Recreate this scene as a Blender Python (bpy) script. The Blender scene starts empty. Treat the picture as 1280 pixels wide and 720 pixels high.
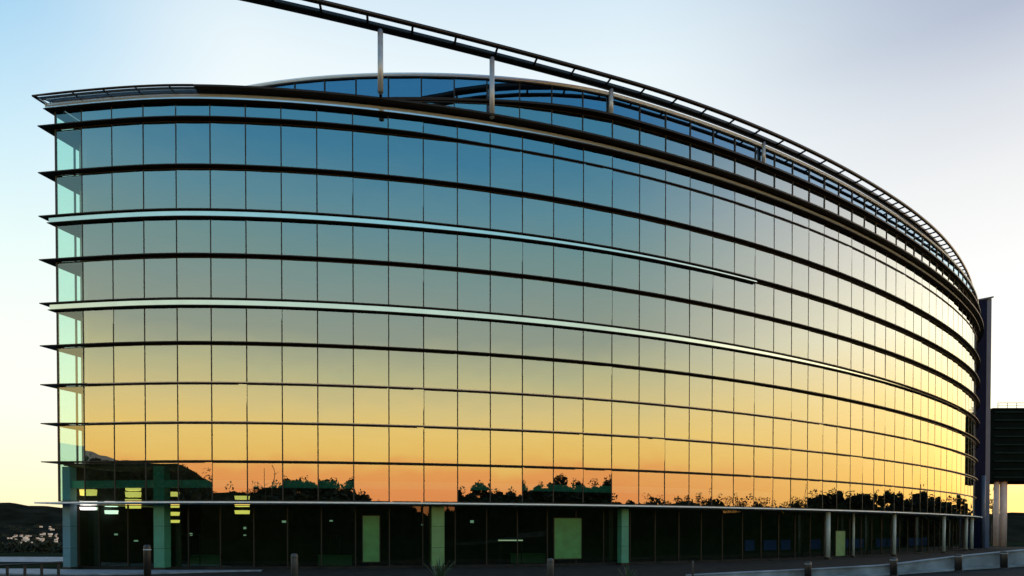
import bpy, bmesh, math, random
from mathutils import Vector
R = math.radians
random.seed(11)
scene = bpy.context.scene
col = scene.collection

# ------------------------------------------------------------------ materials
MATS = {}
def principled(name, color, rough=.6, metal=0., noise=0., nscale=3., spec=.5, emit=None, estr=0.):
    m = bpy.data.materials.new(name); m.use_nodes = True
    nt = m.node_tree; b = nt.nodes['Principled BSDF']
    b.inputs['Base Color'].default_value = (*color, 1)
    b.inputs['Roughness'].default_value = rough
    b.inputs['Metallic'].default_value = metal
    b.inputs['Specular IOR Level'].default_value = spec
    if noise:
        tc = nt.nodes.new('ShaderNodeTexCoord')
        n = nt.nodes.new('ShaderNodeTexNoise'); n.inputs['Scale'].default_value = nscale; n.inputs['Detail'].default_value = 5
        nt.links.new(tc.outputs['Object'], n.inputs['Vector'])
        r = nt.nodes.new('ShaderNodeValToRGB')
        r.color_ramp.elements[0].position = .3; r.color_ramp.elements[1].position = .72
        r.color_ramp.elements[0].color = (*[max(0, c*(1-noise)) for c in color], 1)
        r.color_ramp.elements[1].color = (*[min(1, c*(1+noise)) for c in color], 1)
        nt.links.new(n.outputs['Fac'], r.inputs['Fac']); nt.links.new(r.outputs['Color'], b.inputs['Base Color'])
    if emit:
        b.inputs['Emission Color'].default_value = (*emit, 1); b.inputs['Emission Strength'].default_value = estr
    MATS[name] = m
    return m

def glass(name, tint, gloss, r0, rough=0.0, wav=0.0):
    m = bpy.data.materials.new(name); m.use_nodes = True
    nt = m.node_tree; nt.nodes.clear()
    out = nt.nodes.new('ShaderNodeOutputMaterial')
    mix = nt.nodes.new('ShaderNodeMixShader')
    tr = nt.nodes.new('ShaderNodeBsdfTransparent'); tr.inputs['Color'].default_value = (*tint, 1)
    gl = nt.nodes.new('ShaderNodeBsdfGlossy'); gl.inputs['Color'].default_value = (*gloss, 1); gl.inputs['Roughness'].default_value = rough
    geo = nt.nodes.new('ShaderNodeNewGeometry')
    def mth(op, *a):
        n = nt.nodes.new('ShaderNodeMath'); n.operation = op
        for i, v in enumerate(a):
            if isinstance(v, (int, float)): n.inputs[i].default_value = v
            else: nt.links.new(v, n.inputs[i])
        return n.outputs[0]
    vm = nt.nodes.new('ShaderNodeVectorMath'); vm.operation = 'DOT_PRODUCT'
    nt.links.new(geo.outputs['Normal'], vm.inputs[0]); nt.links.new(geo.outputs['Incoming'], vm.inputs[1])
    refl = mth('MULTIPLY_ADD', mth('POWER', mth('SUBTRACT', 1., mth('ABSOLUTE', vm.outputs['Value'])), 4.6), 1.-r0, r0)
    if wav:
        tc = nt.nodes.new('ShaderNodeTexCoord')
        n = nt.nodes.new('ShaderNodeTexNoise'); n.inputs['Scale'].default_value = .35; n.inputs['Detail'].default_value = 1
        nt.links.new(tc.outputs['Object'], n.inputs['Vector'])
        bp = nt.nodes.new('ShaderNodeBump'); bp.inputs['Strength'].default_value = 1; bp.inputs['Distance'].default_value = wav
        nt.links.new(n.outputs['Fac'], bp.inputs['Height'])
        nt.links.new(bp.outputs['Normal'], gl.inputs['Normal'])
    nt.links.new(refl, mix.inputs[0])
    nt.links.new(tr.outputs[0], mix.inputs[1]); nt.links.new(gl.outputs[0], mix.inputs[2])
    nt.links.new(mix.outputs[0], out.inputs['Surface'])
    MATS[name] = m
    return m

G_CURTAIN = glass('curtain_glass', (.36, .62, .56), (.92, 1., .97), .29, wav=.008)
G_CLEAR   = glass('corner_glass', (.74, .95, .86), (.9, 1., .97), .14)
G_GROUND  = glass('lobby_glass', (.36, .6, .46), (.9, 1., .95), .07)
G_UPPER   = glass('blue_glass', (.12, .25, .5), (.55, .8, 1.), .3, wav=.008)
BRONZE = principled('dark_bronze_metal', (.011, .0085, .008), .5, .2, .25, 2., spec=.3)
MULL   = principled('mullion_metal', (.016, .017, .017), .5, .1, spec=.3)
LIGHTM = principled('pale_metal', (.66, .76, .86), .5, 0., .08, 1.5)
WHITEM = principled('pale_blue_metal', (.46, .7, .86), .45, .0, .06, 1.2)
MIRR = principled('polished_metal', (.5, .585, .57), .14, 1., .06, .6)
SLATE = principled('blue_grey_panel', (.6, .74, .8), .12, .6, .06, .8)
TRANSM = principled('grey_transom_metal', (.3, .29, .28), .4, .5)
TUBE   = principled('black_steel_tube', (.012, .012, .014), .4, .3, .2, 3.)
POSTM  = principled('grey_steel_post', (.34, .43, .52), .4, .3, .1, 2.)
ROOFE  = principled('white_roof_edge', (.62, .78, .92), .6, 0, .05, 1.)
ROOFM  = principled('roof_membrane', (.12, .12, .12), .8, 0, .2, .5)
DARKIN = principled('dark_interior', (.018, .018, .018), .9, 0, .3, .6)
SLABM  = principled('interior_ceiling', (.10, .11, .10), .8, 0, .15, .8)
TEALC  = principled('teal_lit_concrete', (.035, .21, .155), .55, 0, .12, 1.2)  # concrete seen through green glass: that green light is put into the colour
BLUEC  = principled('blue_grey_concrete', (.05, .17, .25), .55, 0, .12, 1.2)
GREENP = principled('green_lit_panel', (.03, .18, .055), .5, 0, .22, 1.1)  # panel green comes from lobby light and tinted glass, set as base colour
GREENC = principled('green_lit_concrete', (.09, .22, .09), .55, 0, .15, 1.2)  # same green light put into the concrete colour
GREYC  = principled('pale_grey_post_paint', (.27, .36, .40), .5, 0, .1, 2.)
CONC   = principled('pale_concrete', (.17, .215, .26), .8, 0, .45, 1.1)
PAVE   = principled('pavement_stone', (.14, .19, .25), .75, 0, .4, 1.1)
ASPH   = principled('asphalt', (.02, .021, .022), .95, 0, .35, .8, spec=.1)
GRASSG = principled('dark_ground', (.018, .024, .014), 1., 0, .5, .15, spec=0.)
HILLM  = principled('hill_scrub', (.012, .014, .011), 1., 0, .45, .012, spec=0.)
NAVY   = principled('navy_cladding', (.002, .006, .028), .6, 0, .2, .3, spec=.05)
NAVYL  = principled('blue_grey_cladding', (.04, .07, .14), .5, 0, .12, .5)  # paler navy; also carries the sunlit side of the tower
WINGM  = principled('dark_wing_cladding', (.003, .008, .008), .8, 0, .3, .4, spec=.02)
WINGS  = principled('wing_slat_metal', (.008, .022, .022), .7, 0, spec=.03)
BLACKP = principled('black_paint', (.012, .012, .014), .5, 0, .2, 3.)
BOLL   = principled('grey_bollard_paint', (.045, .05, .052), .6, 0, .25, 2.)
LILAC  = principled('lilac_panel', (.06, .06, .3), .8, 0, .15, 1., spec=.05)
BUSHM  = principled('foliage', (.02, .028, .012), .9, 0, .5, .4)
AGAVEM = principled('agave_leaf', (.03, .07, .035), .6, 0, .3, 2.)
BARK   = principled('bark', (.05, .04, .03), .9, 0, .4, 2.)
HWALL  = principled('white_house_wall', (.72, .68, .64), .8, 0, .12, .3)
HROOF  = principled('clay_roof', (.16, .08, .06), .8, 0, .3, .4)
SIGNM  = principled('orange_sign_lattice', (.5, .16, .06), .6, 0, .3, .3)
LAMPY  = principled('lit_yellow_lamp', (.8, .7, .2), .5, emit=(1., .62, .14), estr=1.6)
DIMW   = principled('dim_wall_light', (.5, .55, .5), .5, emit=(.75, .9, .75), estr=.35)
DESKM  = principled('dark_green_desk', (.03, .08, .06), .5, 0, .2, 1.)
LAMPW  = principled('lit_white_lamp', (.8, .8, .75), .5, emit=(1., .93, .85), estr=2.0)

# ------------------------------------------------------------------ mesh helper
class MB:
    def __init__(s): s.v = []; s.f = []; s.sm = []
    def add(s, vs, fs, smooth=False):
        o = len(s.v); s.v += [tuple(p) for p in vs]; s.f += [tuple(i+o for i in f) for f in fs]; s.sm += [smooth]*len(fs)
    def box(s, c, size, rz=0.):
        x, y, z = [d/2 for d in size]; ca, sa = math.cos(rz), math.sin(rz)
        vs = [(c[0]+a*x*ca-b*y*sa, c[1]+a*x*sa+b*y*ca, c[2]+d*z) for a in (-1, 1) for b in (-1, 1) for d in (-1, 1)]
        s.add(vs, [(0,1,3,2),(4,6,7,5),(0,4,5,1),(2,3,7,6),(0,2,6,4),(1,5,7,3)])
    def sweep(s, rings, closed=True, caps=True, smooth=False):
        n = len(rings[0]); vs = [p for r in rings for p in r]; fs = []
        for i in range(len(rings)-1):
            for j in range(n if closed else n-1):
                k = (j+1) % n
                fs.append((i*n+j, i*n+k, (i+1)*n+k, (i+1)*n+j))
        if caps and closed:
            fs.append(tuple(range(n))[::-1]); fs.append(tuple((len(rings)-1)*n+j for j in range(n)))
        s.add(vs, fs, smooth)
    def tube(s, pts, r, n=8):
        rings = []
        for i, p in enumerate(pts):
            p = Vector(p); a = Vector(pts[max(0, i-1)]); b = Vector(pts[min(len(pts)-1, i+1)])
            t = (b-a).normalized(); u = t.cross(Vector((0,0,1)))
            if u.length < 1e-3: u = Vector((1,0,0))
            u.normalize(); w = u.cross(t).normalized()
            rr = r[i] if isinstance(r, (list, tuple)) else r
            rings.append([tuple(p+u*rr*math.cos(2*math.pi*k/n)+w*rr*math.sin(2*math.pi*k/n)) for k in range(n)])
        s.sweep(rings, smooth=True)
    def build(s, name, mat, parent=None, recalc=True):
        me = bpy.data.meshes.new(name); me.from_pydata(s.v, [], s.f)
        me.polygons.foreach_set('use_smooth', s.sm)
        if recalc:
            bm = bmesh.new(); bm.from_mesh(me); bmesh.ops.recalc_face_normals(bm, faces=bm.faces); bm.to_mesh(me); bm.free()
        me.materials.append(mat)
        o = bpy.data.objects.new(name, me); col.objects.link(o)
        if parent: o.parent = parent
        return o
def tag(o, label=None, cat=None, group=None, kind=None):
    if label: o['label'] = label
    if cat: o['category'] = cat
    if group: o['group'] = group
    if kind: o['kind'] = kind
    return o
def empty(name, loc=(0,0,0), label=None, cat=None, group=None):
    e = bpy.data.objects.new(name, None); col.objects.link(e); e.location = loc
    return tag(e, label, cat, group)
def reparent_local(o, root):          # mesh built in world coordinates under an Empty that stands elsewhere
    for c in [o]:
        c.data.transform(__import__('mathutils').Matrix.Translation(-Vector(root.location)))

# ------------------------------------------------------------------ facade plan
BAY = [36.9,41.6,41.8,42.1,42.5,43.4,43.3,43.6,44.2,44.5,44.7,44.4,44.2,44.7,44.9,44.8,45.2,45.2,45.2,45.2,44.9,44.9,45.3,44.9,45,44.4,43.6,43.6,43.8,43,42.8,43.3,42.5]
HEAD = [-8,-7,-5.5,-3,.2,2.7,4.8,6.6,8.3,9.8,11.2,12.6,14,15.5,17,18.5,20.1,21.5,23,24.3,25.5,26.7,27.8,28.9,29.9,30.8,31.7,32.6,33.5,34.3,35.1,35.9,36.6,
        37.3,38,38.7,39.4,40.1,40.8,41.5,42.2,43,43.8,44.7,45.7,46.9,48.3,50,52,54.3,57,60,64,69,75,82]
P = [Vector((-43.3, 61.24))]
for i, h in enumerate(HEAD):
    l = (BAY[i] if i < len(BAY) else 43.)*.0746
    P.append(P[-1] + Vector((math.cos(R(h)), math.sin(R(h))))*l)
PITCH = math.atan(.014)              # the camera looks down very slightly
def zmap(z): return 3.8+60*math.tan(math.atan((11.2+(z-3.8)*800/60)/800)-PITCH)
N = len(P)-1
def cr(t):
    t = min(max(t, 0), N-1e-6); i = int(t); u = t-i
    p1, p2 = P[i], P[i+1]
    p0 = P[i-1] if i > 0 else p1*2-p2
    p3 = P[i+2] if i+2 <= N else p2*2-p1
    return .5*((2*p1)+(p2-p0)*u+(2*p0-5*p1+4*p2-p3)*u*u+(3*p1-p0-3*p2+p3)*u**3)
def nrm(t):
    a = cr(max(0, t-.05)); b = cr(min(N, t+.05)); d = (b-a).normalized()
    return Vector((d.y, -d.x))
RD = Vector((math.cos(R(73)), math.sin(R(73))))      # direction of the return wall at the left corner
RN = Vector((-RD.y, RD.x))
n0 = nrm(0)
def mitre(k):                       # offset vector at the sharp corner: 1 in front, k to the side
    det = n0.x*RN.y-n0.y*RN.x
    return Vector(((RN.y-n0.y*k)/det, (n0.x*k-RN.x)/det))
MIT = mitre(1.)
def path(t0=0., t1=N, sub=4, ret=0., side=1.):
    """list of (point, outward unit offset, t); ret metres of the left return wall come first"""
    out = []
    if ret and t0 == 0:
        k = max(1, int(ret/3))
        for j in range(k): out.append((P[0]+RD*(ret*(1-j/k)), RN*side, -1.))
        out.append((P[0], mitre(side), 0.)); ts0 = 1
    else: ts0 = 0
    n = max(1, int(round((t1-t0)*sub)))
    for j in range(ts0, n+1):
        t = t0+(t1-t0)*j/n
        out.append((cr(t), nrm(t), t))
    return out
def at(p, off, z): q = p[0]+p[1]*off; return (q.x, q.y, z)
def ribbon(mb, pth, section):
    """section(t) -> list of (offset, z) closed polygon"""
    mb.sweep([[at(p, o, z) for o, z in section(p[2])] for p in pth])
def lerp(a, b, u): u = min(1, max(0, u)); return a+(b-a)*u
def sst(a, b, x): u = min(1, max(0, (x-a)/(b-a))); return u*u*(3-2*u)

bld = empty('office_building', (P[0].x, P[0].y, 0), 'curved glass office block with dark sunshade fins reflecting the sunset sky', 'office building')
BO = Vector(bld.location)
def bpart(mb, name, mat, parent=None, recalc=True):
    if parent is None:
        mb.v = [(x-BO.x, y-BO.y, zmap(z)) for x, y, z in mb.v]; par = bld
    else:
        mb.v = [(x-BO.x, y-BO.y, zmap(z)) for x, y, z in mb.v]; par = parent
    return mb.build(name, mat, par, recalc)

def xz(px, y, D):
    h = D*math.tan(math.atan((674.2-y)/800)-PITCH)
    return (px-640)/800*(D*math.cos(PITCH)-h*math.sin(PITCH)), 3.8+h

# ------------------------------------------------------------------ curtain wall
Z = [6.5, 10.25, 13.9, 17.6, 21.3, 25.35, 29.5, 33.65, 37.8, 42.25, 44.0]
def pane_quad(mb, a, b, z0, z1, jit=.012):
    n = Vector((b.y-a.y, -(b.x-a.x))).normalized()
    def j(p): q = p+n*random.uniform(-jit, jit); return q
    a0, b0, a1, b1 = j(a), j(b), j(a), j(b)
    # keep the four corners in one plane
    b1 = b0+(a1-a0)
    mb.add([(a0.x,a0.y,z0),(b0.x,b0.y,z0),(b1.x,b1.y,z1),(a1.x,a1.y,z1)], [(0,1,2,3)])
RET = [P[0]+RD*1.9*k for k in range(10)]
for bi in range(len(Z)-1):
    z0, z1 = Z[bi]+.06, Z[bi+1]-.06
    mb = MB()
    for i in range(1, N): pane_quad(mb, P[i], P[i+1], z0, z1)
    band = bpart(mb, 'window_band', G_CURTAIN, recalc=False)
    mb = MB()
    pane_quad(mb, P[0], P[1], z0, z1)
    for k in range(2): pane_quad(mb, RET[k+1], RET[k], z0, z1)
    bpart(mb, 'corner_glass', G_CLEAR, band, recalc=False)
    mb = MB()
    for i in range(0, N+1):
        n = nrm(i); c = P[i]-n*.035
        wdt = .20 if i == 0 else .11
        mb.box((c.x, c.y, (z0+z1)/2), (wdt, .1, z1-z0-.01), math.atan2(n.x, -n.y))
    for k in (1, 2):
        c = RET[k]; mb.box((c.x, c.y, (z0+z1)/2), (.12, .16, z1-z0-.01), math.atan2(RD.y, RD.x))
    for za in (z0, z1-.07): ribbon(mb, path(0, N, 2, 3.8), lambda t: [(-.07, za), (.01, za), (.01, za+.07), (-.07, za+.07)])
    bpart(mb, 'window_frame', MULL, band)
# lower transoms at the window heads inside the first bays
# ------------------------------------------------------------------ sunshades
def fin(z, proj, th=.09, t1=N, mat=BRONZE, name='sunshade', ret=20.):
    mb = MB()
    ribbon(mb, path(0, t1, 4, ret, 2.7), lambda t: [(-.05, z-.02), (proj(t), z+.04), (proj(t), z+.04+th), (-.05, z+.04+th)])
    return bpart(mb, name, mat)
def p_full(t): return lerp(.5, .62, sst(16, 40, t))
def p_top(t): return lerp(.5, .12, sst(10.3, 13.5, t))
def p_low(lo, a, b, hi):
    def f(t):
        if t <= 0: return .5
        return max(lerp(.5, lo, sst(0, a, t)), lerp(lo, hi, sst(b, b+14, t)))
    return f
fin(Z[9], p_top)
for k in (8, 7, 6, 5, 4): fin(Z[k], p_full)
fin(Z[3], p_low(.13, 2.2, 27, .45), .09, mat=MULL)
fin(Z[2], p_low(.13, 1.2, 29, .45), .09, mat=MULL)
fin(Z[1], p_low(.13, 1.0, 38, .25), .09, mat=MULL)
for k in (3, 2):                               # slim grey nosing in front of the low transoms
    mb = MB(); f = p_low(.13, 2.2, 27, .45) if k == 3 else p_low(.13, 1.2, 29, .45)
    ribbon(mb, path(1.2, 27, 4), lambda t: [(f(t)+.002, Z[k]+.05), (f(t)+.03, Z[k]+.05), (f(t)+.03, Z[k]+.13), (f(t)+.002, Z[k]+.13)])
    bpart(mb, 'transom', TRANSM)
fin(43.9, lambda t: lerp(.14, .55, sst(8, 17, t)), .12)
# entrance canopy blade
mb = MB(); ribbon(mb, path(0, N, 4, 12.), lambda t: [(-1.3, 6.3), (1.25, 6.33), (1.25, 6.47), (-1.3, 6.47)])
bpart(mb, 'entrance_canopy', LIGHTM)
# pale light shelves under two of the sunshades
def shelf(zt, zb, t1, taper, mat=None, o=.3, end=0.):
    mb = MB()
    def sec(t):
        u = 1-(1-end)*sst(t1-taper, t1, t) if taper else 1.
        b = lerp(zt-.06, zb, u)
        return [(.03, zt), (o, zt), (o, b), (.03, b)]
    ribbon(mb, path(0, t1, 4, 8., 1.6), sec); bpart(mb, 'light_shelf', mat or MIRR)
    mb = MB()
    def sec2(t):
        u = 1-(1-end)*sst(t1-taper, t1, t) if taper else 1.
        b = lerp(zt-.06, zb, u)
        return [(.0, b-.07), (o+.08, b-.07), (o+.08, b-.004), (.0, b-.004)]
    ribbon(mb, path(0, t1, 4, 8., 1.6), sec2); bpart(mb, 'shelf_edge', MULL)
shelf(Z[7]-.04, Z[7]-.5, 23., 17, end=.3)
shelf(Z[5]-.04, Z[5]-.5, 42., 30)
shelf(44.46, 43.99, N, 0, SLATE, .4)

# ------------------------------------------------------------------ roof eave
mb = MB(); ribbon(mb, path(4.7, N, 4), lambda t: [(.02, 44.62), (1.15, 44.66), (1.15, 44.84), (.02, 44.84)])
bpart(mb, 'roof_eave', BRONZE)
ev = path(0, 4.7, 4, 20.)
mb = MB(); mb.tube([at(p, 1.12, 44.76) for p in ev], .1, 6)
eave = bpart(mb, 'eave_louvre', BRONZE)
for o in (.4, .78):
    mb = MB(); ribbon(mb, ev, lambda t: [(o-.11, 44.66), (o+.11, 44.74), (o+.11, 44.78), (o-.11, 44.70)])
    bpart(mb, 'slat', POSTM, eave)
mb = MB(); ribbon(mb, ev, lambda t: [(.02, 44.62), (.14, 44.62), (.16, 44.86), (.02, 44.86)]); bpart(mb, 'edge_beam', BRONZE, eave)
for t in (.001, 1, 2, 3, 4):
    mb = MB(); p = (cr(t), MIT if t < .01 else nrm(t)); mb.tube([at(p, .1, 44.74), at(p, 1.12, 44.74)], .07, 6); bpart(mb, 'bracket', BRONZE, eave)

# ------------------------------------------------------------------ set-back upper storey
def uo(t): return .206*max(0, 17-t)**1.43+.03
ut = [(cr(t), nrm(t), t) for t in [1+j*(N-1)/(4*(N-1)) for j in range(4*(N-1)+1)]]
def upt(t): return cr(t)-nrm(t)*uo(t)
mbg, mbm = MB(), MB(); mbd = MB()
for i in range(1, N):
    pane_quad(mbg, upt(i), upt(i+1), 44.9, 47.5); pane_quad(mbd, upt(i), upt(i+1), 47.85, 49.95)
for i in range(1, N+1):
    n = nrm(i); c = upt(i)+n*.03
    mbm.box((c.x, c.y, 46.2), (.1, .14, 2.6), math.atan2(n.x, -n.y)); mbm.box((c.x, c.y, 48.9), (.12, .14, 2.1), math.atan2(n.x, -n.y))
ub = bpart(mbg, 'window_band', G_CURTAIN, recalc=False); ub['label'] = 'recessed penthouse window band below the roof'
db = bpart(mbd, 'window_band', G_UPPER, recalc=False); db['label'] = 'dark blue clerestory glazing under the white roof edge'
for za in (44.88, 47.42, 47.84, 49.9): ribbon(mbm, ut, lambda t: [(-uo(t)-.05, za), (-uo(t)+.09, za), (-uo(t)+.09, za+.07), (-uo(t)-.05, za+.07)])
bpart(mbm, 'window_frame', MULL, ub)
def uproj(t): return lerp(.1, .65, sst(11, 16, t))
mb = MB(); ribbon(mb, ut, lambda t: [(-uo(t)-.05, 47.52), (uproj(t)-uo(t), 47.6), (uproj(t)-uo(t), 47.82), (-uo(t)-.05, 47.82)])
bpart(mb, 'sunshade', BRONZE)
mb = MB(); ribbon(mb, ut, lambda t: [(-uo(t)-24, 49.98), (-uo(t)+.22, 49.98), (-uo(t)+.28, 50.12), (-uo(t)+.22, 50.3), (-uo(t)-24, 50.3)])
bpart(mb, 'penthouse_roof', ROOFE)
mb = MB(); ribbon(mb, ut, lambda t: [(-uo(t)-1.6, 44.95), (-uo(t)-1.4, 44.95), (-uo(t)-1.4, 49.9), (-uo(t)-1.6, 49.9)])
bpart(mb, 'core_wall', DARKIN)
mb = MB(); ribbon(mb, path(2.5, N, 2), lambda t: [(-25, 44.5), (-.05, 44.5), (-.05, 44.58), (-25, 44.58)])
e = P[0]+RD*24.6; q = cr(2.5)-nrm(2.5)*25; q2 = cr(2.5)
mb.add([(p.x, p.y, 44.55) for p in (P[0], P[1], P[2], q2, q, e)], [(0,1,2,3,4,5)])
bpart(mb, 'roof', ROOFM)

# ------------------------------------------------------------------ roof hoop with its rungs and posts
def hoff(t): return .3-2.6*sst(32, 53, t)**1.2+.0325*max(0, 17-t)**2
hp = [(cr(t), nrm(t), t) for t in [j*.25 for j in range(int(N*4)-2)]]
h0 = Vector(at(hp[0], hoff(0), 50.75)); h1 = Vector(at(hp[4], hoff(1), 50.75)); hd = (h0-h1).normalized()
def hline(extra):
    pts = [Vector(at(p, hoff(p[2])+extra, 50.75)) for p in hp]
    return pts[10:]
inner = hline(0); outer = hline(1.35)
mb = MB(); mb.tube([tuple(p) for p in inner], .36, 10); hoop = bpart(mb, 'roof_hoop', TUBE)
mb = MB(); mb.tube([tuple(p) for p in outer], .2, 8); bpart(mb, 'outer_rail', TUBE, hoop)
# rungs every 4.1 m of the outer rail
acc = 0; mark = 0; nr = 0
for i in range(len(inner)-1):
    seg = (outer[i+1]-outer[i]).length
    while mark <= acc+seg:
        u = (mark-acc)/seg
        a = inner[i].lerp(inner[i+1], u); b = outer[i].lerp(outer[i+1], u)
        mb = MB(); mb.tube([tuple(a), tuple(b)], .11, 6); bpart(mb, 'rung', TUBE, hoop); nr += 1
        mark += 4.1 if outer[i].y < 86 or outer[i].x < 0 else 2.05
    acc += seg
for t, zb, rr in ((9.8, 44.7, .26), (13.0, 44.6, .25), (16.9, 47.8, .24), (23.3, 47.8, .22)):
    p = (cr(t), nrm(t)); q = at(p, hoff(t), 0)
    mb = MB(); mb.tube([(q[0], q[1], zb), (q[0], q[1], 50.5)], rr, 12); po = bpart(mb, 'post', POSTM)
    if hoff(t) > 1.2:
        mb = MB(); mb.tube([at(p, .2, 44.95), at(p, hoff(t), 44.95)], .14, 8); bpart(mb, 'bracket', BRONZE, po)

# ------------------------------------------------------------------ interior and shell
for bi in range(1, len(Z)-1):
    mb = MB(); z = Z[bi]
    ribbon(mb, path(0, N, 2, 3.2), lambda t: [(-5.5, z-.35), (-.25, z-.25), (-.25, z-.05), (-5.5, z-.05)])
    bpart(mb, 'floor_slab', SLABM)
mb = MB(); ribbon(mb, path(1.9, N, 2), lambda t: [(-5.4, 10.2), (-5.1, 10.2), (-5.1, 44.4), (-5.4, 44.4)])
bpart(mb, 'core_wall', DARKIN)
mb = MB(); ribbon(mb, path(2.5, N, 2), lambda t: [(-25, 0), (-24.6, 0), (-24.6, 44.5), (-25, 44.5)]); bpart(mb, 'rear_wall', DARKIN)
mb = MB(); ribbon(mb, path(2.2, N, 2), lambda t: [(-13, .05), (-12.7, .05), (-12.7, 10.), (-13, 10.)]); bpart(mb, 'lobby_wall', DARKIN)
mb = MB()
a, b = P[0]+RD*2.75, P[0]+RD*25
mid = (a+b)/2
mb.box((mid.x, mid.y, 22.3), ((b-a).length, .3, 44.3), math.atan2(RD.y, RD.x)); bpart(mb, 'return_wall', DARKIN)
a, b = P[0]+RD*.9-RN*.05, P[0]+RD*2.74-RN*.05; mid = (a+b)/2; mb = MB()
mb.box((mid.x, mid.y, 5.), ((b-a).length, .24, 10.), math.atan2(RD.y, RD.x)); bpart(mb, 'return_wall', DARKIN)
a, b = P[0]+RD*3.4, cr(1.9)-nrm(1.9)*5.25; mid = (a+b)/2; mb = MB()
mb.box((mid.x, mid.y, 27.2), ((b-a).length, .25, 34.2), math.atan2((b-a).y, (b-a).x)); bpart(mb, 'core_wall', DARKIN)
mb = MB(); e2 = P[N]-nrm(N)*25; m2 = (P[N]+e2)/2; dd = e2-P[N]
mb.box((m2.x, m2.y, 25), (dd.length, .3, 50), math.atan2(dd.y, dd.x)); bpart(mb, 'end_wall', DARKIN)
# reveal column on the return, lit by the sky beyond
c = P[0]+RD*2.45-RN*.4; mb = MB(); mb.box((c.x, c.y, 27.), (.4, .5, 34), math.atan2(RD.y, RD.x)); bpart(mb, 'column', GREYC)
# lobby ceiling and ring beam behind the tall first-storey glass
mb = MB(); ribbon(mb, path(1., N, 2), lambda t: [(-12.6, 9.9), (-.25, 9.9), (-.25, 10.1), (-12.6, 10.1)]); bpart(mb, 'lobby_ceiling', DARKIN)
mb = MB(); ribbon(mb, path(0.05, 24, 2), lambda t: [(-.75, 7.85), (-.3, 7.85), (-.3, 8.55), (-.75, 8.55)]); bpart(mb, 'ring_beam', TEALC)
mb = MB(); ribbon(mb, path(2.4, N, 2), lambda t: [(-24.5, .0), (.5, .0), (.5, .03), (-24.5, .03)]); bpart(mb, 'lobby_floor', ASPH)

# lobby glazing, set back behind the columns
GL = -1.75
mb = MB(); mm = MB()
for i in range(0, N):
    a, b = P[i]+nrm(i)*GL, P[i+1]+nrm(i+1)*GL
    if i == 0: a = a+RD*0.2
    pane_quad(mb, a, b, .2, 6.28)
for i in range(0, N+1):
    n = nrm(i); c = P[i]+n*GL
    mm.box((c.x, c.y, 3.25), (.1, .16, 6.1), math.atan2(n.x, -n.y))
lob = bpart(mb, 'lobby_glazing', G_GROUND, recalc=False)
for za in (.22, 6.2): ribbon(mm, path(0, N, 2), lambda t: [(GL-.06, za), (GL+.07, za), (GL+.07, za+.07), (GL-.06, za+.07)])
bpart(mm, 'window_frame', MULL, lob)
mb = MB(); ribbon(mb, path(0, N, 2), lambda t: [(GL-.15, .03), (GL+.2, .03), (GL+.2, .3), (GL-.15, .3)]); bpart(mb, 'plinth', ASPH)

def tx(px):
    """facade parameter that a photo column looks at (used once to read the plan off the photograph)"""
    s = (px-640)/800.
    lo, hi = 0., 46.
    for _ in range(40):
        m = (lo+hi)/2; p = cr(m)
        if p.x/p.y < s: lo = m
        else: hi = m
    return lo
def column(px, r, mat, off=-.85, ztop=9.9, square=True):
    t = tx(px); n = nrm(t); c = cr(t)+n*off
    mb = MB()
    if square: mb.box((c.x, c.y, ztop/2), (r*2, r*2, ztop), math.atan2(n.x, -n.y))
    else: mb.tube([(c.x, c.y, 0), (c.x, c.y, ztop)], r, 12)
    o = bpart(mb, 'column', mat); ang = math.atan2(n.x, -n.y)
    mb = MB(); mb.box((c.x, c.y, .16), (r*2+.12, r*2+.12, .26), ang); bpart(mb, 'base_plate', MULL, o)
    if square:
        for z in (2.1, 4.2):
            mb = MB(); mb.box((c.x, c.y, z), (r*2+.02, r*2+.02, .035), ang); bpart(mb, 'joint', MULL, o)
    return o
column(82, .4, BLUEC, off=-.5)
column(196, .52, TEALC)
column(548, .62, GREENC, ztop=6.3)
column(784, .44, TEALC, ztop=6.3)
for px, r in ((1033, .3), (1116, .24), (1178, .26), (1206, .26), (1215, .3)): column(px, r, GREYC, off=.2, ztop=6.3, square=False)
column(1076, .16, GREYC, off=-1., ztop=6.3, square=False)
def panel(px0, px1, y0, y1, mat):
    a, b = tx(px0), tx(px1); m = (a+b)/2; n = nrm(m)
    pa, pb = cr(a)+n*(GL+.12), cr(b)+n*(GL+.12); mid = (pa+pb)/2
    zt, zb = 3.8+(663-y0)*mid.y/800, 3.8+(663-y1)*mid.y/800
    mb = MB(); d = pb-pa
    mb.box((mid.x, mid.y, (zt+zb)/2), (d.length, .08, zt-zb), math.atan2(d.y, d.x))
    o = bpart(mb, 'wall_panel', mat)
    mb = MB(); u = d.normalized()
    for q, w_, h_, zc in ((pa, .08, zt-zb+.16, (zt+zb)/2), (pb, .08, zt-zb+.16, (zt+zb)/2)):
        mb.box((q.x, q.y, zc), (w_, .14, h_), math.atan2(d.y, d.x))
    for zc in (zt+.04, zb-.04): mb.box((mid.x, mid.y, zc), (d.length-.08, .14, .08), math.atan2(d.y, d.x))
    bpart(mb, 'frame', MULL, o)
panel(452, 474, 645, 702, GREENP); panel(700, 735, 648, 698, GREENP); panel(1059, 1071, 664, 697, GREENC)
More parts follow.
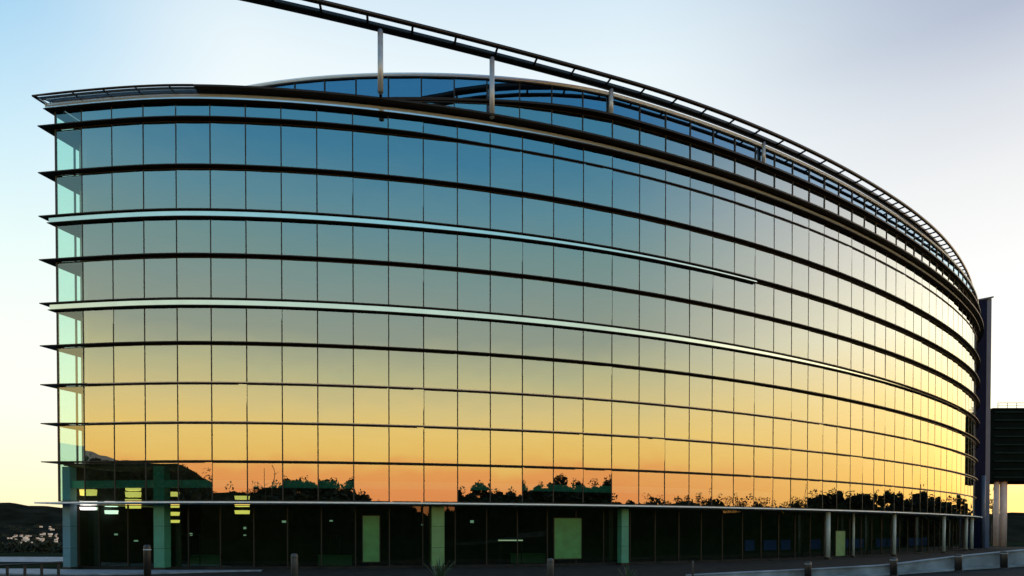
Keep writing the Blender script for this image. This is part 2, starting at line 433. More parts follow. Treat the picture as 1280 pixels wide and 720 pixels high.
for k, (x0, x1) in enumerate(((956, 968), (980, 996), (1002, 1014), (1040, 1052), (1081, 1089), (1091, 1106), (1122, 1134), (1136, 1150), (1162, 1184))):
    a, b = tx(x0), tx(x1); pa, pb = cr(a)-nrm(a)*3., cr(b)-nrm(b)*3.; mid = (pa+pb)/2; d = pb-pa
    mb = MB(); mb.box((mid.x, mid.y, 1.9), (d.length, .06, 1.3), math.atan2(d.y, d.x)); bpart(mb, 'low_panel', LILAC)  # row of low bluish panels inside the lobby glass

# ------------------------------------------------------------------ lamps hanging in the lobby
lampdata = ((111, LAMPY, 'yellow tiered lobby lamp beside the corner column', ((612,620,0),(626,632,1),(634,638,1))),
            (138, LAMPW, 'white two-tier lobby lamp between the corner column and the teal column', ((627,634,1),(638,643,1))),
            (167, LAMPY, 'tall yellow lobby lamp just left of the teal column', ((608,614,0),(615,622,0),(624,636,0))),
            (215, LAMPY, 'four-tier yellow lobby lamp just right of the teal column', ((615,621,0),(628,635,0),(640,645,0),(650,654,0))),
            (303, LAMPY, 'dim yellow lobby lamp farthest right in the row of lobby lamps', ((620,625,0),(630,634,0),(638,643,0))))
for px, m, lab, tiers in lampdata:
    D = 62.6 if px < 115 else 66.; X = (px-640)/800*D
    e = empty('pendant_lamp', (X, D, 9.8), lab, 'pendant lamp', 'lamps hanging in the lobby')
    mb = MB(); zl = 3.8+(663-tiers[-1][1])*D/800-9.8
    mb.tube([(0, .1, 0.1), (0, .1, zl)], .02, 6); mb.build('cord', MULL, e)
    for y0, y1, w_ in tiers:
        zt, zb = 3.8+(663-y0)*D/800-9.8, 3.8+(663-y1)*D/800-9.8
        mb = MB(); wd = .62
        mb.sweep([[(-wd, -.3, zb+.04), (wd, -.3, zb+.04), (wd, .3, zb+.04), (-wd, .3, zb+.04)], [(-wd*1.05, -.35, zt), (wd*1.05, -.35, zt), (wd*1.05, .35, zt), (-wd*1.05, .35, zt)]])
        mb.build('lamp_shade', LAMPW if w_ else m, e)
e = empty('strip_lamp', (0, 67.5, 0), 'thin lit strip lamp low behind the dark lobby glass', 'strip lamp')
mb = MB(); mb.box((-.15, 0, 2.75), (2.6, .1, .12)); mb.build('diffuser', principled('dim_strip', (.6,.58,.5), .5, emit=(1,.9,.7), estr=.55), e)
mb = MB(); mb.box((-.15, .08, 2.9), (2.7, .12, .14)); mb.box((-1.3, .08, 1.4), (.08,.08,2.86)); mb.box((1., .08, 1.4), (.08,.08,2.86)); mb.build('frame', MULL, e)

for px, D, w_, z1 in ((121, 66., 2.0, 3.1), (232, 68., 2.2, 3.3), (410, 69., 2., 3.2), (640, 76., 2.4, 3.2)):
    X, _ = xz(px, 0, D); mb = MB()
    for sx_ in (-.5, 0, .5): mb.box((X+sx_*w_, D, z1/2), (.09, .1, z1))
    mb.box((X, D, z1+.05), (w_+.09, .1, .1)); mb.box((X, D+.01, 1.05), (w_-.1, .07, .07))
    bpart(mb, 'door_frame', MULL)
for px, y, D in ((106, 672, 65), (114, 668, 67), (145, 668, 66), (150, 676, 68), (141, 672, 69), (170, 676, 66), (238, 668, 70), (306, 660, 66), (306, 669, 67), (414, 651, 68), (355, 652, 68), (590, 652, 72), (528, 656, 70)):
    X, z = xz(px, y, D); mb = MB(); mb.box((X, D, z), (random.uniform(.2, .5), .08, random.uniform(.12, .3))); bpart(mb, 'wall_light', DIMW)
for px, y, D, w_ in ((148, 679, 68.5, 1.7), (258, 700, 69, 3.2), (420, 700, 69, 3.6), (660, 700, 74, 4.)):
    X, z = xz(px, y, D); mb = MB(); mb.box((X, D, .55), (w_, .8, 1.05)); mb.box((X, D-.05, 1.12), (w_+.15, .95, .07)); bpart(mb, 'reception_desk', DESKM)

# ------------------------------------------------------------------ stair tower and link building at the far right
TD = 138.
x0, zl = xz(1212, 378, TD); x1, zr = xz(1234, 373, TD); x2, _ = xz(1241, 373, TD)
tw = empty('stair_tower', (x0, TD, 0), 'plain navy blue slab tower at the right end of the glass building', 'tower')
x1 -= x0; x2 -= x0
mb = MB(); mb.add([(0,0,0),(x1,0,0),(x1,9,0),(0,9,0),(0,0,zl),(x1,0,zr),(x1,9,zr),(0,9,zl)], [(0,1,5,4),(1,2,6,5),(2,3,7,6),(3,0,4,7),(4,5,6,7),(3,2,1,0)])
mb.build('wall', NAVY, tw)
mb = MB(); mb.box(((x1+x2)/2, 3.2, zr/2), (x2-x1-.01, 5.8, zr)); mb.build('lit_side', NAVYL, tw)  # sunlit side of the tower, its brightness put into a paler cladding colour
mb = MB(); mb.sweep([[(-.1, a, z) for a, z in ((-.15, zl+.003), (9.1, zl+.003), (9.1, zl+.3), (-.15, zl+.3))], [(x2+.1, a, z) for a, z in ((-.15, zr+.15), (9.1, zr+.15), (9.1, zr+.45), (-.15, zr+.45))]]); mb.build('parapet_cap', NAVYL, tw)
xq = xz(1235.5, 0, TD-1.5)[0]-x0; mb = MB(); mb.tube([(xq, -1.5, 0), (xq, -1.5, 15.5)], .4, 10); mb.build('downpipe', NAVYL, tw)

D = 150.
xa, zt = xz(1241.5, 512, D); xb, zb = xz(1330, 601, D); LX = xa
lk = empty('link_building', (LX, D, 0), 'dark bridge wing with faint slats raised on columns beside the navy tower', 'building')
mb = MB(); mb.box(((xa+xb)/2-LX, 6, (zt+zb)/2), (xb-xa, 12, zt-zb)); mb.build('wall', WINGM, lk)
for k in range(9):
    z = zb+.8+k*(zt-zb-1.4)/8
    mb = MB(); mb.box(((xa+xb)/2-LX, -.2, z), (xb-xa-.4, .38, .32)); mb.build('slat', WINGS, lk)
mb = MB(); mb.box(((xa+xb)/2-LX, 6, zt+.17), (xb-xa+.6, 12.8, .3)); mb.build('roof', WINGM, lk)
mb = MB()
for k in range(6): mb.box((xa-LX+1.4+k*2.2, .4, zt+1.), (.1, .1, 1.4))
mb.box((xa-LX+7, .4, zt+1.65), (11.4, .12, .12)); mb.box((xa-LX+7, .4, zt+1.0), (11.4, .08, .08)); mb.build('roof_railing', GREYC, lk)
for px, r, mt in ((1252, .55, 'c'), (1260, .6, 'c'), (1264, .28, 'c')):
    X, _ = xz(px, 0, D+1.5)
    mb = MB(); mb.tube([(X-LX, 1.5, 0), (X-LX, 1.5, zb)], r, 12); mb.build('column', principled('pinkish_column', (.5, .42, .42), .5, 0, .1, 1.) if 'pinkish_column' not in MATS else MATS['pinkish_column'], lk)

# ------------------------------------------------------------------ ground
def gz(x, y):
    # terrace under the viewer, flat plaza round the building, then the land drops into the valley
    z = 1.4*(1-sst(30.2, 36., y))
    r = math.hypot(x-20, (y-70))
    drop = sst(150, 700, r)*sst(-60, 120, y)*36
    return z-drop
gx = [-7000,-4500,-3000,-2000,-1400,-1000,-800,-600,-500,-400,-320,-260,-210,-170,-140]+list(range(-120, 181, 10))+[200,240,300,380,500,650,800,1100,1500,2200,3200,4500,7000]
gy = [-7000,-4000,-2000,-1000,-500,-300,-200,-140,-100,-70,-40,-20,0,12,20,26,29,30,31,32,33,34,35,36,38,45,55,65,75,85,95,105,120,135,150,170,190,220,260,310,370,440,520,620,740,900,1200,1600,2200,3000,4500,7500]
mb = MB()
vs = [(x, y, gz(x, y)) for y in gy for x in gx]; nx = len(gx)
mb.add(vs, [(j*nx+i, j*nx+i+1, (j+1)*nx+i+1, (j+1)*nx+i) for j in range(len(gy)-1) for i in range(nx-1)], True)
tag(mb.build('ground', GRASSG), kind='structure')
mb = MB()
vs = []
def strip(pts0, pts1, z): return [(a.x, a.y, z) for a in pts0]+[(b.x, b.y, z) for b in pts1]
ts = [j*.5 for j in range(0, int(2*N)+1)]
A0 = [cr(t)+nrm(t)*.52 for t in ts]; A1 = [cr(t)+nrm(t)*16 for t in ts]
n_ = len(ts)
mb.add(strip(A0, A1, .012), [(i, i+1, n_+i+1, n_+i) for i in range(n_-1)]); tag(mb.build('road', ASPH), kind='structure')
# pale pavement by the left corner, with a kerb
mb = MB()
tl = [j*.25 for j in range(0, 27)]
B0 = [P[0]+Vector((-34, 1))]+[P[0]+Vector((-2.2, .2))]+[cr(t)+nrm(t)*.54 for t in tl]; B1 = [P[0]+Vector((-34, -9))]+[P[0]+Vector((-2.5, -6.5))]+[cr(t)+nrm(t)*(6.5-5.2*sst(2.5, 6.5, t)) for t in tl]
k = len(B0)
mb.add([(p.x, p.y, .13) for p in B0]+[(p.x, p.y, .13) for p in B1]+[(p.x, p.y, .0) for p in B1], [(i, i+1, k+i+1, k+i) for i in range(k-1)]+[(k+i, k+i+1, 2*k+i+1, 2*k+i) for i in range(k-1)])
tag(mb.build('pavement', PAVE), kind='structure')
mb = MB(); mb.add([(-140, 78, .05), (-48.5, 76, .05), (-50, 90, .05), (-140, 94, .05)], [(0,1,2,3)]); tag(mb.build('path', CONC), kind='structure')

# hills
def hill(name, pts, y0, depth, base, seed):
    """ridge line pts = [(x, z)], real terrain that rises towards the crest and falls behind it"""
    rnd = random.Random(seed); mb = MB(); rows = 9; xs = []
    x0, x1 = pts[0][0], pts[-1][0]; n = 90
    def zr(x):
        for (a, za), (b, zb_) in zip(pts, pts[1:]):
            if a <= x <= b: return lerp(za, zb_, (x-a)/(b-a))
        return pts[-1][1]
    ph = [rnd.uniform(0, 6) for _ in range(5)]
    vs = []
    for r in range(rows):
        u = r/(rows-1)
        prof = math.sin(math.pi*min(1, u*1.0))**.8 if u < .55 else math.sin(math.pi*u)**.9
        for i in range(n+1):
            x = x0+(x1-x0)*i/n
            f = sum(math.sin(x*(.006*(k+1)**1.4)+ph[k]+r)*1./(k+1) for k in range(5))
            vs.append((x, y0+depth*u, base+(zr(x)-base)*prof+f*.03*(zr(x)-base)+rnd.uniform(-1, 1)*.008*(zr(x)-base)))
    mb.add(vs, [(j*(n+1)+i, j*(n+1)+i+1, (j+1)*(n+1)+i+1, (j+1)*(n+1)+i) for j in range(rows-1) for i in range(n)], True)
    return mb
def hl(pxys, D): return [((px-640)/800*D, 3.8+(663-y)*D/800) for px, y in pxys]
tag(hill('h', hl([(-420,640),(-200,636),(-90,632),(-40,629),(0,628),(10,630),(25,631),(45,630),(58,633),(70,635),(95,640),(160,646),(300,650)], 3100), 2480, 1400, -36, 4).build('hills', HILLM), kind='structure')
tag(hill('h', hl([(1040,654),(1150,648),(1230,644),(1260,640),(1300,641),(1400,646),(1600,650)], 2600), 2100, 1000, -36, 7).build('hills', HILLM), kind='structure')

# ------------------------------------------------------------------ distant town, every house its own object
def house_mesh(w, d, h, seed):
    mb = MB(); mb.box((0, 0, h/2), (w, d, h))
    me = mb.build('house', HWALL)
    return me
def make_house(w, d, h, flat):
    root = MB(); root.box((0, 0, h/2-2), (w, d, h+4))
    if not flat:
        root.add([(-w/2-.4,-d/2-.4,h),(w/2+.4,-d/2-.4,h),(w/2+.4,d/2+.4,h),(-w/2-.4,d/2+.4,h),(-w/2+1,0,h+2.4),(w/2-1,0,h+2.4)], [(0,1,5,4),(1,2,5),(2,3,4,5),(3,0,4),(3,2,1,0)])
    for k in range(max(2, int(w/3.5))):
        for fl in range(max(1, int(h/3.2))):
            root.box((-w/2+1.8+k*3.4, -d/2-.03, 1.7+fl*3.1), (1.2, .12, 1.4))
    o = root.build('house', HWALL)
    o.data.materials.append(HROOF); o.data.materials.append(NAVY)
    nb = 6
    for i, p in enumerate(o.data.polygons):
        if i >= nb: p.material_index = 1 if (not flat and i < nb+5) else 2
    return o
protos = [make_house(16, 11, 7, False), make_house(24, 12, 9.5, True), make_house(12, 10, 6.3, False)]
hs = []
rnd = random.Random(5)
labels_used = {}
for k in range(84):
    px = rnd.uniform(-30, 74); u = rnd.random()
    y = 672+rnd.random()*14 if px < 45 else 657+rnd.random()*28
    if px < 18: y = 681+rnd.random()*6
    if 8 < px < 50 and rnd.random() < .5: y = 668+rnd.random()*4
    D = 1300+(688-y)*40
    hs.append((px, y, D))
for k, (px, y, D) in enumerate(hs):
    pr = protos[k % 3]
    o = pr if k < 3 else pr.copy()
    if k >= 3: col.objects.link(o)
    X, zz = xz(px, y, D); o.location = (X, D, zz-4); o.scale = (rnd.uniform(.36, .6),)*3; o.rotation_euler.z = rnd.uniform(-.5, .5)
    tag(o, ['small white house with a hipped clay roof on the far hillside', 'long white flat-roofed block on the far hillside', 'tiny white cottage with a clay roof on the far hillside'][k % 3], 'house', ['white houses with clay roofs on the hillside', 'long white blocks on the hillside', 'white cottages on the hillside'][k % 3])
# the slope under the town
mb = MB(); vs = []
sx = [-4300+70*i for i in range(48)]; sy = [1150, 1220, 1300, 1400, 1550, 1700, 1850, 2000, 2150, 2300, 2480]
for y in sy:
    for x in sx:
        z = xz(0, 688-(y-1300)/40, y)[1]-5 if y >= 1300 else -46
        vs.append((x, y, z+random.uniform(-1, 1)))
mb.add(vs, [(j*48+i, j*48+i+1, (j+1)*48+i+1, (j+1)*48+i) for j in range(len(sy)-1) for i in range(47)], True)
tag(mb.build('hillside', HILLM), kind='structure')

# ------------------------------------------------------------------ foliage
def leaf_cloud(mb, c, rx, ry, rz, n, size, rnd):
    for _ in range(n):
        while True:
            a = [rnd.uniform(-1, 1) for _ in range(3)]
            l = a[0]**2+a[1]**2+a[2]**2
            if l <= 1 and (l > .25 or rnd.random() < .5): break
        p = Vector((c[0]+a[0]*rx, c[1]+a[1]*ry, c[2]+a[2]*rz))
        u = Vector([rnd.gauss(0, 1) for _ in range(3)]).normalized(); v = u.orthogonal().normalized(); w = u.cross(v)
        s = size*rnd.uniform(.6, 1.3); ang = rnd.uniform(0, 6.28)
        v2 = v*math.cos(ang)+w*math.sin(ang); w2 = u.cross(v2)
        mb.add([p-v2*s, p+w2*s*.55, p+v2*s, p-w2*s*.55], [(0,1,2,3)])
def tree_into(leaf, wood, x, y, z, h, w, rnd, wispy=False):
    th = h*.35
    wood.tube([(x, y, z-.3), (x+rnd.uniform(-.2,.2), y, z+th), (x+rnd.uniform(-.5,.5), y, z+h*.75)], [h*.022+.08, h*.016+.05, .05], 6)
    for k in range(4):
        a = rnd.uniform(0, 6.28); wood.tube([(x, y, z+th*rnd.uniform(.8, 1.4)), (x+math.cos(a)*w*.35, y+math.sin(a)*w*.35, z+h*rnd.uniform(.6, .85))], [h*.008+.03, .02], 5)
    nb = 7 if not wispy else 6
    for k in range(nb):
        a = rnd.uniform(0, 6.28); rr = w*.5*rnd.uniform(.15, .7); u = rnd.uniform(.3, .9)
        s = w*rnd.uniform(.2, .34)*(1.15-u*.5)
        leaf_cloud(leaf, (x+math.cos(a)*rr, y+math.sin(a)*rr, z+h*u), s, s, s*.9, int((250 if not wispy else 120)), .5 if not wispy else .22, rnd)
    leaf_cloud(leaf, (x, y, z+h*.93), w*.14, w*.14, h*.09, 45 if not wispy else 20, .3, rnd)
# wood behind the viewer: seen only mirrored in the glass
TOP = [(66,570),(120,569),(165,570),(205,571),(232,574),(250,592),(272,600),(296,603),(318,603),(335,600),(352,595),(376,592),(396,602),(410,595),(425,591),(440,600),(452,609),(470,626),(520,632),(560,632),(578,618),(590,602),(606,598),(628,600),(650,603),(668,600),(682,602),(700,594),(715,601),(735,602),(750,601),(766,608),(780,625),(800,623),(812,612),(828,618),(850,616),(872,615),(888,611),(900,612),(912,622),(930,618),(950,619),(972,621),(992,620),(1008,618),(1018,613),(1040,611),(1062,611),(1075,612),(1090,615),(1102,613),(1112,613),(1124,614),(1140,613),(1160,615),(1176,621),(1188,619),(1200,620),(1214,621)]
def topy(px):
    for (a, ya), (b, yb) in zip(TOP, TOP[1:]):
        if a <= px <= b: return lerp(ya, yb, (px-a)/(b-a))
    return TOP[-1][1]
def mirror_spot(px, L):
    t = tx(px); p = cr(t); n = nrm(t); d = p.normalized()
    r = d-2*d.dot(n)*n
    return p+r*L, p.length+L
leaf, wood = MB(), MB(); rnd = random.Random(3)
px = 66.
while px < 1214:
    L = rnd.uniform(96, 118) if px < 900 else rnd.uniform(80, 100)
    q, S = mirror_spot(px, L)
    tan = (663-topy(px))/(800*math.hypot(1, (px-640)/800))
    zt = 3.8+S*tan*rnd.uniform(.93, 1.03)
    base = gz(q.x, q.y)
    h = zt-base
    wispy = (230 < px < 335 or 785 < px < 1010)
    if h > 2: tree_into(leaf, wood, q.x, q.y, base, h, min(11, max(4.5, h*.55)), rnd, wispy)
    for k in range(2):                       # undergrowth
        qq, SS = mirror_spot(px+rnd.uniform(-6, 6), L+rnd.uniform(-5, 6)); b2 = gz(qq.x, qq.y); hh = max(2.2, h*rnd.uniform(.6, .9))
        leaf_cloud(leaf, (qq.x, qq.y, b2+hh*.45), 4.8, 4.8, hh*.55, 300, .85, rnd)
    px += 13 if px < 700 else (10 if px < 1000 else 7)
for px, yy in ((258, 578), (332, 590), (337, 584), (346, 588), (1002, 606), (988, 610)):      # bare thin stems
    q, S = mirror_spot(px, 92); zt = 3.8+S*(663-yy)/(800*math.hypot(1, (px-640)/800)); b0 = gz(q.x, q.y)
    wood.tube([(q.x, q.y, b0), (q.x+.1, q.y, zt)], [.16, .05], 6)
    for k in range(6):
        a = rnd.uniform(0, 6.28); zz = lerp(b0, zt, rnd.uniform(.55, .95)); wood.tube([(q.x, q.y, zz), (q.x+math.cos(a)*1.2, q.y+math.sin(a)*1.2, zz+rnd.uniform(.3, 1.1))], [.05, .02], 4)
# far wooded bank behind the trees, closing the gaps near the ground
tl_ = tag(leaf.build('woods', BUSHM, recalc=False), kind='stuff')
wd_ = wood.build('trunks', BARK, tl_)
bank = MB(); rings = []
for k in range(0, 147):
    px = min(1216, 50+k*8.)
    q, S = mirror_spot(px, 134 if px < 900 else 116)
    h = (3.8+S*(663-topy(px)-4)/(800*math.hypot(1, (px-640)/800))-1.4)*lerp(.99, .82+.06*math.sin(k*.9)+rnd.uniform(-.04, .04), (px-212)/50)
    rings.append((q, h))
gv = []
for q, h in rings:
    dq = (q-Vector((0, 60))).normalized()
    for o, hh in ((-7, -.5), (-3, h*.8), (0, h), (5, h*.9), (12, -.5)):
        w_ = q+dq*o; gv.append((w_.x, w_.y, gz(w_.x, w_.y)+hh))
bank.add(gv, [(i*5+j, i*5+j+1, (i+1)*5+j+1, (i+1)*5+j) for i in range(len(rings)-1) for j in range(4)], True)
tag(bank.build('terrain', GRASSG), kind='structure')
# far hill mirrored in the left bays
q1, _ = mirror_spot(108, 2200); q2, _ = mirror_spot(330, 2200)
mb = MB(); dirv = (q2-q1); n = 40; vs = []
for r in range(5):
    for i in range(n+1):
        u = -.9+i/n*2.
        p = q1+dirv*u+q1.normalized()*(r-2)*160
        zz = (290*(1-abs(u+.15)*.93 if u > -.15 else 1-abs(u+.15)*.5))
        zz = max(zz, -5)*[.0, .6, 1, .6, 0][r]*(1+.04*math.sin(i*1.7+r))
        vs.append((p.x, p.y, zz))
mb.add(vs, [(j*(n+1)+i, j*(n+1)+i+1, (j+1)*(n+1)+i+1, (j+1)*(n+1)+i) for j in range(4) for i in range(n)], True)
tag(mb.build('hill', principled('far_hill', (.55, .4, .28), .95, 0, .2, .01)), kind='structure')  # light warm colour stands in for haze and sunset glow
# building with a lattice sign, mirrored near the right end
q, S = mirror_spot(1152, 150); zt = 3.8+S*(663-612)/(800*1.187); w_ = 9.
e = empty('roadside_building', (q.x, q.y, gz(q.x, q.y)), 'dark flat-roofed building with an orange lattice sign mirrored right of centre', 'building')
ang = math.atan2(q.x, q.y)
mb = MB(); mb.box((0, 0, zt/2), (w_, 9, zt)); mb.build('wall', WINGM, e)
mb = MB()
for k in range(6): mb.box((-w_*.45+k*w_*.18, 0, zt+1.5), (.9, .4, 2.8))
mb.box((0, 0, zt+.3), (w_, .5, .3)); mb.box((0, 0, zt+3.0), (w_, .5, .3)); mb.build('rooftop_sign', SIGNM, e)
e.rotation_euler.z = -ang+math.pi/2

# tree beyond the link building
leaf, wood = MB(), MB(); rr = random.Random(9)
X, _ = xz(1248, 0, 185.); tree_into(leaf, wood, 0, 0, 0, 16, 6, rr, True)
e = empty('tree', (X, 185, gz(X, 185)), 'dark leafy tree seen through the gap beside the navy tower', 'tree')
leaf.build('crown', BUSHM, e, recalc=False); wood.build('trunk', BARK, e)
# dark shrubs in front of the town
leaf = MB(); rr = random.Random(21)
for k in range(70):
    X = -165+k*1.8; leaf_cloud(leaf, (X, 112+rr.uniform(-4, 4), .2+rr.random()*.3), 2.6, 2., 1.5, 330, .34, rr)
for k in range(60):                          # scrub between the houses
    px, y = rr.uniform(-40, 78), rr.uniform(655, 688); D = 1310+(688-y)*40; X, zz = xz(px, y, D)
    leaf_cloud(leaf, (X, D, zz-3), 14, 9, 6, 70, 1.6, rr)
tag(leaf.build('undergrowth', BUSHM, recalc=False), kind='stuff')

# ------------------------------------------------------------------ foreground: parapet, posts, rail, plants
TOPL = [(8.2, 1.72), (9.4, 1.79), (14, 2.0), (17.6, 2.2), (20.6, 2.58), (22.9, 2.8), (27, 3.2), (32, 3.6)]
BOT = [(8.2, 1.40), (9.4, 1.42), (14, 1.52), (17.6, 1.68), (20.6, 1.9), (22.9, 2.04), (27, 2.3), (32, 2.6)]
def ip(tab, x):
    for (a, za), (b, zb_) in zip(tab, tab[1:]):
        if a <= x <= b: return lerp(za, zb_, (x-a)/(b-a))
    return tab[-1][1]
pw = empty('parapet_wall', (9, 30, 1.4), 'pale concrete parapet wall rising along the ramp at lower right', 'parapet')
xs = [8.2+.7*k for k in range(35)]
mb = MB(); mb.sweep([[(x-9, -.15, ip(BOT, x)-1.7), (x-9, .15, ip(BOT, x)-1.7), (x-9, .15, ip(TOPL, x)-1.45), (x-9, -.15, ip(TOPL, x)-1.45)] for x in xs]); mb.build('wall', CONC, pw)
mb = MB(); mb.sweep([[(x-9, -.2, ip(TOPL, x)-1.448), (x-9, .2, ip(TOPL, x)-1.448), (x-9, .2, ip(TOPL, x)-1.4), (x-9, -.2, ip(TOPL, x)-1.4)] for x in xs]); mb.build('coping', CONC, pw)
mb = MB(); mb.sweep([[(x-9, -.42, ip(BOT, x)-1.36), (x-9, -.16, ip(BOT, x)-1.36), (x-9, -.16, ip(BOT, x)-1.26), (x-9, -.42, ip(BOT, x)-1.26)] for x in xs]); mb.build('kerb', CONC, pw)
mb = MB()
mb.sweep([[(x, 20, .9), (x, 30.6, .9), (x, 30.6, ip(BOT, x)+.02), (x, 20, ip(BOT, x)+.02)] for x in xs]); tag(mb.build('ramp', ASPH), kind='structure')
def post(px, top, D, w, label, mat, group, round_=True, base=None):
    X, zt = xz(px, top, D); zb = gz(X, D) if base is None else base
    e = empty('bollard', (X, D, zb), label, 'bollard', group); h = zt-zb
    mb = MB()
    mb.tube([(0,0,-.05), (0,0,h*.93), (0,0,h*.98), (0,0,h)], [w/2, w/2, w*.44, w*.22], 14); mb.build('shaft', mat, e)
    mb = MB(); mb.tube([(0,0,h*.86), (0,0,h*.89)], w/2+.012, 14); mb.build('collar', POSTM if mat is BLACKP else BLACKP, e)
    mb = MB(); mb.tube([(0,0,0), (0,0,.06)], w/2+.05, 14); mb.build('base', BLACKP, e)
for px, top, lab in ((1010, 702, 'black round-topped post at the low left end of the pale parapet'), (1117, 697, 'black round-topped post in the parapet below a thin white column'), (1198, 693, 'black round-topped post in the parapet left of the navy tower'), (1255, 689, 'black round-topped post in the parapet under the pinkish columns')):
    X, _ = xz(px, 0, 29.6); post(px, top, 29.55, .3, lab, BLACKP, 'black posts along the parapet', base=ip(BOT, X))
post(184, 681, 28.6, .3, 'tall black post standing before the teal column at left', BLACKP, 'black posts along the parapet')
post(368, 692, 28.2, .3, 'stout grey bollard left of the green panels, before the dark glass', BOLL, 'grey bollards along the terrace edge')
post(688, 698, 28.2, .3, 'stout grey bollard just left of the larger green panel', BOLL, 'grey bollards along the terrace edge')
post(866, 701, 28.4, .1, 'very thin grey bollard right of the teal middle column', BOLL, 'grey bollards along the terrace edge')

gr = empty('guard_rail', (-28, 28, 1.4), 'dark metal guard rail with posts at the lower left corner', 'guard rail')
def rl(px, y): X, z = xz(px, y, 28.); return (X+28, 0, z-1.4)
mb = MB(); mb.tube([rl(-60, 709), rl(0, 706.5), rl(78, 703)], .05, 8); mb.build('top_rail', BLACKP, gr)
mb = MB(); mb.tube([rl(-60, 726), rl(0, 724), rl(78, 721)], .03, 8); mb.build('lower_rail', BLACKP, gr)
for px in (-36, -12, 9, 31, 52, 73):
    a = rl(px, 706.5-px*.045); mb = MB(); mb.box((a[0], 0, a[2]/2-.05), (.1, .05, a[2]+.1)); mb.build('post', BLACKP, gr)

def agave(px, top, D, label, seed, n=15):
    rnd = random.Random(seed); X, zt = xz(px, top, D); zb = gz(X, D); h = zt-zb
    e = empty('agave_plant', (X, D, zb), label, 'plant', 'spiky plants along the terrace edge')
    for k in range(n):
        a = 6.283*k/n+rnd.uniform(-.2, .2); lean = rnd.uniform(.1, .85); l = h*rnd.uniform(.75, 1.05)
        rings = []
        for s_ in range(6):
            u = s_/5; rad = l*lean*.75*u*(.6+.4*u); z = l*u*math.sqrt(max(.05, 1-lean*lean*.6))
            wd = .055*h*(1-u)**.6*(1 if u > .05 else .7)+.003
            c = Vector((math.cos(a)*rad, math.sin(a)*rad, z)); sd = Vector((-math.sin(a), math.cos(a), 0))
            rings.append([tuple(c-sd*wd), tuple(c-Vector((0,0,.02))), tuple(c+sd*wd), tuple(c+Vector((0,0,.015)))])
        mb = MB(); mb.sweep(rings); mb.build('leaf', AGAVEM, e)
agave(549, 694, 28.3, 'spiky agave plant in front of the green middle column', 2)
agave(785, 706, 28.3, 'lower spiky agave plant in front of the teal column right of the green panel', 6)

# ------------------------------------------------------------------ sky
w = bpy.data.worlds.new('World'); scene.world = w; w.use_nodes = True
nt = w.node_tree; nt.nodes.clear()
def nd(t, **k):
    n = nt.nodes.new(t)
    for a, b in k.items(): setattr(n, a, b)
    return n
out = nd('ShaderNodeOutputWorld'); tc = nd('ShaderNodeTexCoord'); sep = nd('ShaderNodeSeparateXYZ')
nt.links.new(tc.outputs['Generated'], sep.inputs[0])
def math_(op, a, b=None):
    n = nd('ShaderNodeMath', operation=op)
    for i, v in enumerate((a, b)):
        if v is None: continue
        if isinstance(v, (int, float)): n.inputs[i].default_value = v
        else: nt.links.new(v, n.inputs[i])
    return n.outputs[0]
elev = math_('MULTIPLY', math_('ARCSINE', sep.outputs['Z']), 180/math.pi/90)     # 0..1 over 90 degrees
azim = math_('MULTIPLY', math_('ARCTAN2', sep.outputs['X'], sep.outputs['Y']), 180/math.pi)
SC = 4.
def ramp(stops):
    r = nd('ShaderNodeValToRGB'); cr_ = r.color_ramp
    while len(cr_.elements) < len(stops): cr_.elements.new(.5)
    for el, (d, c) in zip(cr_.elements, stops): el.position = d/90; el.color = (*[q/SC for q in c], 1)
    nt.links.new(elev, r.inputs['Fac']); return r.outputs['Color']
def lin(c): return tuple((q/255/12.92 if q/255 <= .04045 else ((q/255+.055)/1.055)**2.4) for q in c)
def sc(c, k): return tuple(q*k for q in lin(c))
BACK = ramp([(0, (2.5, .75, .22)), (3.2, (2.7, .9, .28)), (5, (2.8, 1.1, .3)), (6.2, (2.9, 1.65, .42)), (8, (2.9, 1.85, .55)), (10.3, (2.45, 1.8, .76)), (13.4, (1.65, 1.5, .86)), (16.2, (1.02, 1.08, .86)), (19.8, (.76, .98, .92)), (22.6, (.58, .92, .93)), (26, (.38, .83, 1.06)), (30, (.17, .63, 1.04)), (45, (.08, .34, .64)), (90, (.04, .16, .4))])
LEFT = ramp([(0, (1.15, .95, .5)), (3.5, (1.05, 1.0, .70)), (9, (1.05, 1.04, .92)), (14, (.97, 1.02, .95)), (19, (.85, 1.0, .96)), (26, (.62, .85, .96)), (33, (.38, .66, .89)), (45, (.2, .42, .7)), (90, (.06, .2, .45))])
CENT = ramp([(0, (1.3, 1.05, .55)), (4, (1.2, 1.1, .75)), (12, (1.05, 1.05, .95)), (24, (.96, 1.0, 1.0)), (31, (.92, .99, 1.0)), (35, (.83, .93, .97)), (40, (.64, .8, .92)), (50, (.3, .45, .65)), (90, (.06, .2, .45))])
RIGHT = ramp([(0, (1.6, .95, .3)), (2.5, (1.7, 1.1, .36)), (5, (1.7, 1.35, .68)), (8, (1.55, 1.4, 1.0)), (12, (1.25, 1.2, 1.05)), (18, (1.0, 1.0, .98)), (24, (.87, .88, .89)), (29, (.68, .72, .79)), (33, (.46, .52, .65)), (45, (.22, .32, .5)), (90, (.06, .2, .45))])
GLOW = ramp([(0, (3., 1.3, .3)), (3, (3.0, 1.6, .4)), (6, (3.2, 1.95, .62)), (10, (3.2, 2.25, 1.0)), (15, (2.9, 2.5, 1.85)), (20, (2.35, 2.1, 1.85)), (25, (1.75, 1.65, 1.7)), (30, (1.05, 1.12, 1.3)), (38, (.45, .6, .85)), (50, (.22, .35, .6)), (90, (.06, .2, .45))])
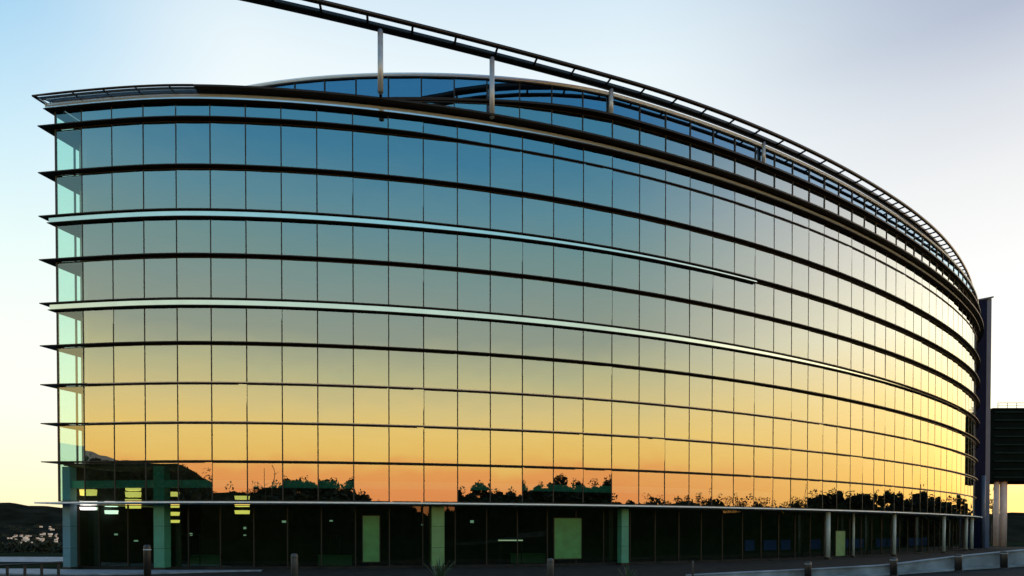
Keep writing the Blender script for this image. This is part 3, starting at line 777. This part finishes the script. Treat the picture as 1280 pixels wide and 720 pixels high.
def mapr(v, a, b):
    n = nd('ShaderNodeMapRange', interpolation_type='SMOOTHSTEP'); nt.links.new(v, n.inputs['Value'])
    n.inputs['From Min'].default_value = a; n.inputs['From Max'].default_value = b; return n.outputs[0]
def mix(f, a, b):
    n = nd('ShaderNodeMix', data_type='RGBA'); nt.links.new(f, n.inputs[0]); nt.links.new(a, n.inputs[6]); nt.links.new(b, n.inputs[7]); return n.outputs[2]
c = mix(mapr(azim, -41, -21), LEFT, CENT)
c = mix(mapr(azim, 8, 40), c, RIGHT)
c = mix(mapr(azim, 42, 62), c, GLOW)
c = mix(mapr(azim, 76, 136), c, BACK)
c = mix(mapr(math_('MULTIPLY', azim, -1.), 60, 120), c, BACK)
bg = nd('ShaderNodeBackground'); nt.links.new(c, bg.inputs['Color']); bg.inputs['Strength'].default_value = SC
sky = nd('ShaderNodeTexSky', sky_type='NISHITA'); sky.sun_disc = False
SUN_EL, SUN_AZ = 1.6, 62.
sky.sun_elevation = R(SUN_EL); sky.sun_rotation = R(SUN_AZ)
bg2 = nd('ShaderNodeBackground'); nt.links.new(sky.outputs[0], bg2.inputs['Color']); bg2.inputs['Strength'].default_value = .01
add = nd('ShaderNodeAddShader'); nt.links.new(bg.outputs[0], add.inputs[0]); nt.links.new(bg2.outputs[0], add.inputs[1])
nt.links.new(add.outputs[0], out.inputs['Surface'])
sd = bpy.data.lights.new('sun', 'SUN'); sd.energy = .3; sd.angle = R(.6); sd.color = (1., .78, .5)
so = bpy.data.objects.new('sun', sd); col.objects.link(so)
dv = Vector((math.sin(R(SUN_AZ))*math.cos(R(SUN_EL)), math.cos(R(SUN_AZ))*math.cos(R(SUN_EL)), math.sin(R(SUN_EL))))
so.rotation_euler = dv.to_track_quat('Z', 'Y').to_euler(); so.location = (150, 100, 80)

# ------------------------------------------------------------------ camera
cd = bpy.data.cameras.new('camera'); cam = bpy.data.objects.new('camera', cd); col.objects.link(cam)
cam.location = (0, 0, 3.8); cam.rotation_euler = (R(90)-PITCH, 0, 0)
cd.sensor_width = 36; cd.lens = 36*800/1280; cd.shift_y = (674.2-360)/1280
cd.clip_start = .1; cd.clip_end = 20000
scene.camera = cam
scene.view_settings.view_transform = 'Standard'; scene.view_settings.look = 'None'
scene.view_settings.exposure = 0; scene.view_settings.gamma = 1
scene.cycles.max_bounces = 12; scene.cycles.transparent_max_bounces = 24; scene.cycles.glossy_bounces = 6
